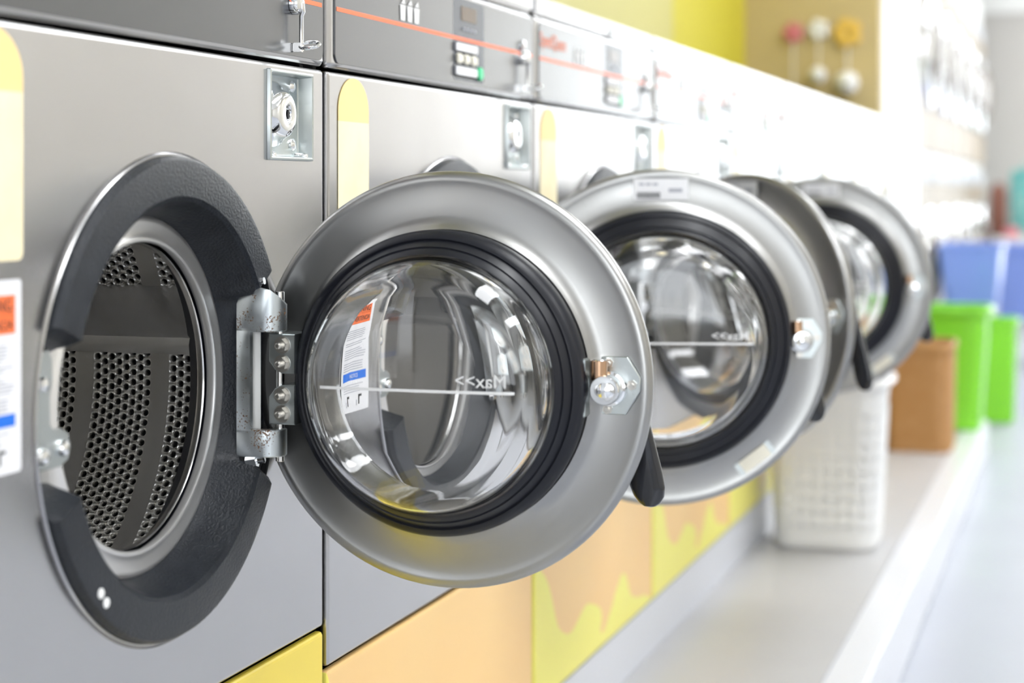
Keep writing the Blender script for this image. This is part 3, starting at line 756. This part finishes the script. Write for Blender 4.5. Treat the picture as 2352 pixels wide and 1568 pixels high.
# ------------------------------------------------------------------ baskets
def tub_ring_pts(hx, hy, r, n=8):
    return rrect(-hx, hx, -hy, hy, r, n)
def basket(name, loc, label, hx, hy, h, taper, m, group=None, rz=0, holes=True, cat='laundry basket', weave=False, rimw=.008):
    t = thing(name, loc, label, cat, group, rz)
    def per(s, tt, off=0):      # s in 0..1 around, tt 0..1 up
        k = taper+(1-taper)*tt; pts = rrect(-hx*k, hx*k, -hy*k, hy*k, .045, 8)
        Ls = []; tot = 0
        for a in range(len(pts)):
            b = pts[(a+1) % len(pts)]; d = math.hypot(b[0]-pts[a][0], b[1]-pts[a][1]); Ls.append(d); tot += d
        x = (s % 1)*tot; a = 0
        while x > Ls[a] and a < len(Ls)-1: x -= Ls[a]; a += 1
        b = pts[(a+1) % len(pts)]; f = x/(Ls[a] or 1); px = pts[a][0]+(b[0]-pts[a][0])*f; py = pts[a][1]+(b[1]-pts[a][1])*f
        q = math.hypot(px, py) or 1
        return (px+px/q*off, py+py/q*off, tt*h)
    mb = MB()
    if weave:
        ns, nt = 168, 60
        rings = [[per(j/ns, i/nt, .0035*math.sin(j*PI/2+(i % 2)*PI)+.002*math.sin(i*PI)) for j in range(ns)] for i in range(nt+1)]
        mb.loops(rings); mb.loops([[per(j/48, i/4, -.008) for j in range(48)] for i in range(5)])
    else:
        mb.loops([[per(j/72, tt) for j in range(72)] for tt in (.02, .1)])
        if holes:
            nc, nr = 30, 9
            V, F = perf(lambda s, tt, hh: per(s, tt, -hh*.5), 0, .1, 1/nc, .74/nr, nc, nr, .0078 if False else 1e-9, .004)
            V = []; F = []
            for c in range(nc):
                for r in range(nr):
                    b = len(V); s0, s1 = c/nc, (c+1)/nc; t0, t1 = .1+.74*r/nr, .1+.74*(r+1)/nr; e = .35
                    for q, off in ((0, 0), (e, 0), (e, -.003)):
                        for ss, tt in ((0, 0), (1, 0), (1, 1), (0, 1)):
                            su = q+(1-2*q)*ss; tu = q+(1-2*q)*tt; V.append(per(s0+(s1-s0)*su, t0+(t1-t0)*tu, off))
                    for l in (0, 1):
                        for z_ in range(4): y_ = (z_+1) % 4; F.append((b+l*4+z_, b+l*4+y_, b+l*4+4+y_, b+l*4+4+z_))
            mb.add(V, F)
        else:
            mb.loops([[per(j/72, tt) for j in range(72)] for tt in (.1, .84)])
        mb.loops([[per(j/72, tt, -.003*(1 if tt < 1 else 0)) for j in range(72)] for tt in (.84, .86, 1)])
    mb.add([per(j/72, .02) for j in range(72)], [tuple(range(72))])
    # feet so the bottom touches the floor
    mb.loops([[per(j/72, tt, -.01) for j in range(72)] for tt in (0, .02)])
    mb.build('basket_body', [m], t, smooth=40)
    ring = [per(j/72, 1) for j in range(73)]
    mb = MB(); mb.loops([[(p[0]+p[0]/math.hypot(p[0], p[1])*a, p[1]+p[1]/math.hypot(p[0], p[1])*a, p[2]+b) for p in ring[:72]] for a, b in ((-.004, 0), (-.004, .006), (rimw*.4, .010), (rimw, .006), (rimw+.002, -.006), (rimw*.6, -.014), (rimw*.5, -.010), (.001, -.004))])
    mb.build('basket_rim', [m], t, smooth=50)
    return t
basket('laundry_basket', (4.22, -.155, SLAB), 'tall white plastic laundry basket with square holes standing on the slab', .12, .135, .385, .86, 'white_plastic', 'laundry baskets on the slab', rimw=.014)
basket('wicker_basket', (5.88, -.215, SLAB), 'brown woven wicker basket between the white and green baskets', .13, .105, .335, .96, 'wicker', 'laundry baskets on the slab', weave=True, holes=False)
basket('laundry_basket', (6.42, -.262, SLAB), 'wide bright green plastic laundry basket behind the wicker basket', .14, .140, .415, .80, 'green_plastic', 'laundry baskets on the slab', rimw=.014)
basket('laundry_basket', (7.76, -.350, 0), 'farther bright green plastic basket standing on the lower floor', .12, .095, .42, .86, 'green_plastic', rimw=.012)

# ------------------------------------------------------------------ tall white lockers, then stacked dryers
def locker(x0, x1, lab, handle_x):
    t = thing('tall_locker', (x0, 0, 0), lab, 'locker', 'tall white lockers after the washers')
    w_ = x1-x0
    MB().box(.002, w_-.002, .022, .6, 0, 2.35, bev=.004).build('locker_body', 'white_paint', t)
    d = MB().box(.01, w_-.01, 0, .02, .12, 2.33, bev=.004).build('locker_door', 'white_paint', t)
    MB().box(handle_x-.035, handle_x+.035, -.008, .0, H+.44, H+.60, bev=.003).build('recessed_handle', 'grey_paint', d)
locker(6.78, 7.48, 'tall white locker next to the khaki partition', .39)
locker(7.49, 8.19, 'tall white locker beside the stacked dryers', .39)

def dryer_stack(x0, lab):
    t = thing('stacked_dryer', (x0, 0, 0), lab, 'dryer', 'stacked dryers at the far end of the row')
    w_ = .80
    MB().box(.004, w_-.004, .02, .7, 0, 2.3, bev=.006).build('dryer_body', 'white_paint', t)
    for zc in (.62, 1.62):
        p = pane(.004, w_-.004, zc-.47, zc+.38, (w_/2, zc, .27), .004).build('dryer_panel', 'dryer_beige', t, smooth=30, flat=True)
        MB().box(.03, w_-.03, -.002, .012, zc+.385, zc+.475, bev=.003).build('dryer_console', 'grey_paint', t)
        d = MB().lathe([(.27, .02), (.275, -.01), (.265, -.03), (.235, -.038), (.215, -.030), (.21, -.01), (.21, .0)], w_/2, zc, 64).build('dryer_door', 'chrome', t, smooth=50)
        MB().lathe([(.212, -.012), (.19, -.045), (.15, -.066), (.08, -.080), (.0002, -.085)], w_/2, zc, 64).build('door_glass', 'tinted', d, smooth=60)
        MB().tube([(.09, -.03, zc-.08), (.075, -.055, zc-.07), (.075, -.055, zc+.07), (.09, -.03, zc+.08)], .010, 12).build('door_handle', 'chrome', d)
    return t
for q, lab in enumerate(('stacked dryer tower next to the white lockers', 'second stacked dryer tower past the white lockers', 'third stacked dryer tower, behind the blue laundry tub', 'fourth stacked dryer tower toward the end wall', 'fifth stacked dryer tower toward the end wall', 'last stacked dryer tower against the end wall')):
    dryer_stack(8.2+.85*q, lab)

# ------------------------------------------------------------------ blue tubs, table, boxes at the far end
def cart(loc, lab, hx, hy, zb, zt, group='blue laundry carts'):
    t = thing('laundry_cart', loc, lab, 'laundry cart', group)
    rings = []
    for k, z in ((.80, zb), (.82, zb+.01), (1, zt-.02), (1.06, zt-.015), (1.06, zt), (.98, zt), (.80, zb+.03)):
        rings.append([(a, b, z) for a, b in rrect(-hx*k, hx*k, -hy*k, hy*k, .04, 6)])
    MB().loops(rings, cap0=True, cap1=True).build('cart_tub', 'blue_plastic', t)
    mb = MB()
    for sx in (-1, 1):
        for sy in (-1, 1):
            mb.tube([(sx*hx*.7, sy*hy*.7, .055), (sx*hx*.7, sy*hy*.7, zb+.01)], .012, 10)
    for sx in (-1, 1): mb.tube([(sx*hx*.7, -hy*.7, zb-.02), (sx*hx*.7, hy*.7, zb-.02)], .010, 10)
    for sy in (-1, 1): mb.tube([(-hx*.7, sy*hy*.7, zb-.02), (hx*.7, sy*hy*.7, zb-.02)], .010, 10)
    mb.build('cart_frame', 'chrome', t)
    for sx in (-1, 1):
        for sy in (-1, 1):
            MB().cyl((sx*hx*.7, sy*hy*.7-.012, .032), (0, 1, 0), .032, .024, 20).build('caster', 'rubber', t)
cart((8.35, -.225, 0), 'blue laundry tub cart in front of the stacked dryers', .24, .135, H-.52, H-.235)
cart((10.4, -.33, 0), 'blue laundry tub cart farther back, under the teal bag', .27, .19, H-.70, H-.30)
t = thing('folding_table', (12.6, -.42, 0), 'white folding table against the end wall', 'table')
MB().box(-.35, .35, -.32, .32, H-.34, H-.30, bev=.006).build('table_top', 'white_paint', t)
for sx in (-1, 1):
    for sy in (-1, 1): MB().box(sx*.31-.02, sx*.31+.02, sy*.28-.02, sy*.28+.02, 0, H-.341, bev=.004).build('leg', 'grey_paint', t)
t = thing('storage_bag', (12.55, -.375, H-.30), 'large patterned teal bag standing on the white table', 'bag')
rings = [[(a, b, z) for a, b in rrect(-.11*k, .11*k, -.16*k, .16*k, .03, 5)] for k, z in ((.96, .0), (1, .01), (1.02, .2), (1.0, .42), (.9, .45))]
MB().loops(rings, cap0=True, cap1=True).build('bag_body', 'teal', t)
MB().tube([(-.112, -.08, .35), (-.12, -.07, .49), (-.12, .07, .49), (-.112, .08, .35)], .008, 8).build('bag_handle', 'teal', t)
t = MB().loops([[(12.5+a, -.135+b, H-.30+z) for a, b in rrect(-.06*k, .06*k, -.055*k, .055*k, .02, 5)] for k, z in ((.9, 0), (1, .02), (1.0, .30), (.6, .34), (.4, .36))], cap0=True, cap1=True).build('detergent_bottle', 'brown')
tag(t, 'dark reddish brown bottle beside the teal bag', 'bottle')
t = MB().loops([[(12.33+a, -.23+b, H-.30+z) for a, b in rrect(-.05*k, .05*k, -.05*k, .05*k, .02, 5)] for k, z in ((1, 0), (1.03, .02), (1.0, .05), (.9, .06))], cap0=True, cap1=True).build('folded_cloth', 'pink')
tag(t, 'folded pink cloth lying in front of the teal bag', 'cloth')

# ------------------------------------------------------------------ ornaments hanging on the partition
def ornament(y, z, lab, top, bead, drop, r):
    t = thing('hanging_ornament', (6.648, y, z), lab, 'ornament', 'ornaments hanging on the khaki partition')
    mb = MB(); n = 12
    for k in range(5):
        a = 2*PI*k/5; c = Vector((-.012, math.cos(a)*r*.7, math.sin(a)*r*.7))
        mb.tube([c+Vector((.010, 0, 0)), c, c+Vector((-.008, 0, 0))], [r*.2, r*.55, r*.2], 12)
    mb.build('flower', top, t)
    MB().tube([(-.008, 0, -r*.5), (-.008, 0, -drop)], .003, 6).build('cord', 'white_plastic', t)
    MB().tube([(-.03, 0, -drop-r*.9), (-.03, 0, -drop-r*.7), (-.03, 0, -drop), (-.03, 0, -drop+r*.7), (-.03, 0, -drop+r*.9)], [r*.25, r*.75, r, r*.75, r*.25], 14).build('pendant', bead, t)
ornament(.315, H+.59, 'pink flower ornament with brown pendant hanging on the khaki partition', 'pink', 'brown', .265, .032)
ornament(.222, H+.60, 'cream flower ornament with white pendant, between the pink and yellow ones', 'white_plastic', 'white_plastic', .17, .032)
ornament(.115, H+.585, 'yellow flower ornament with large white pendant, nearest the aisle', 'gold', 'white_plastic', .185, .045)
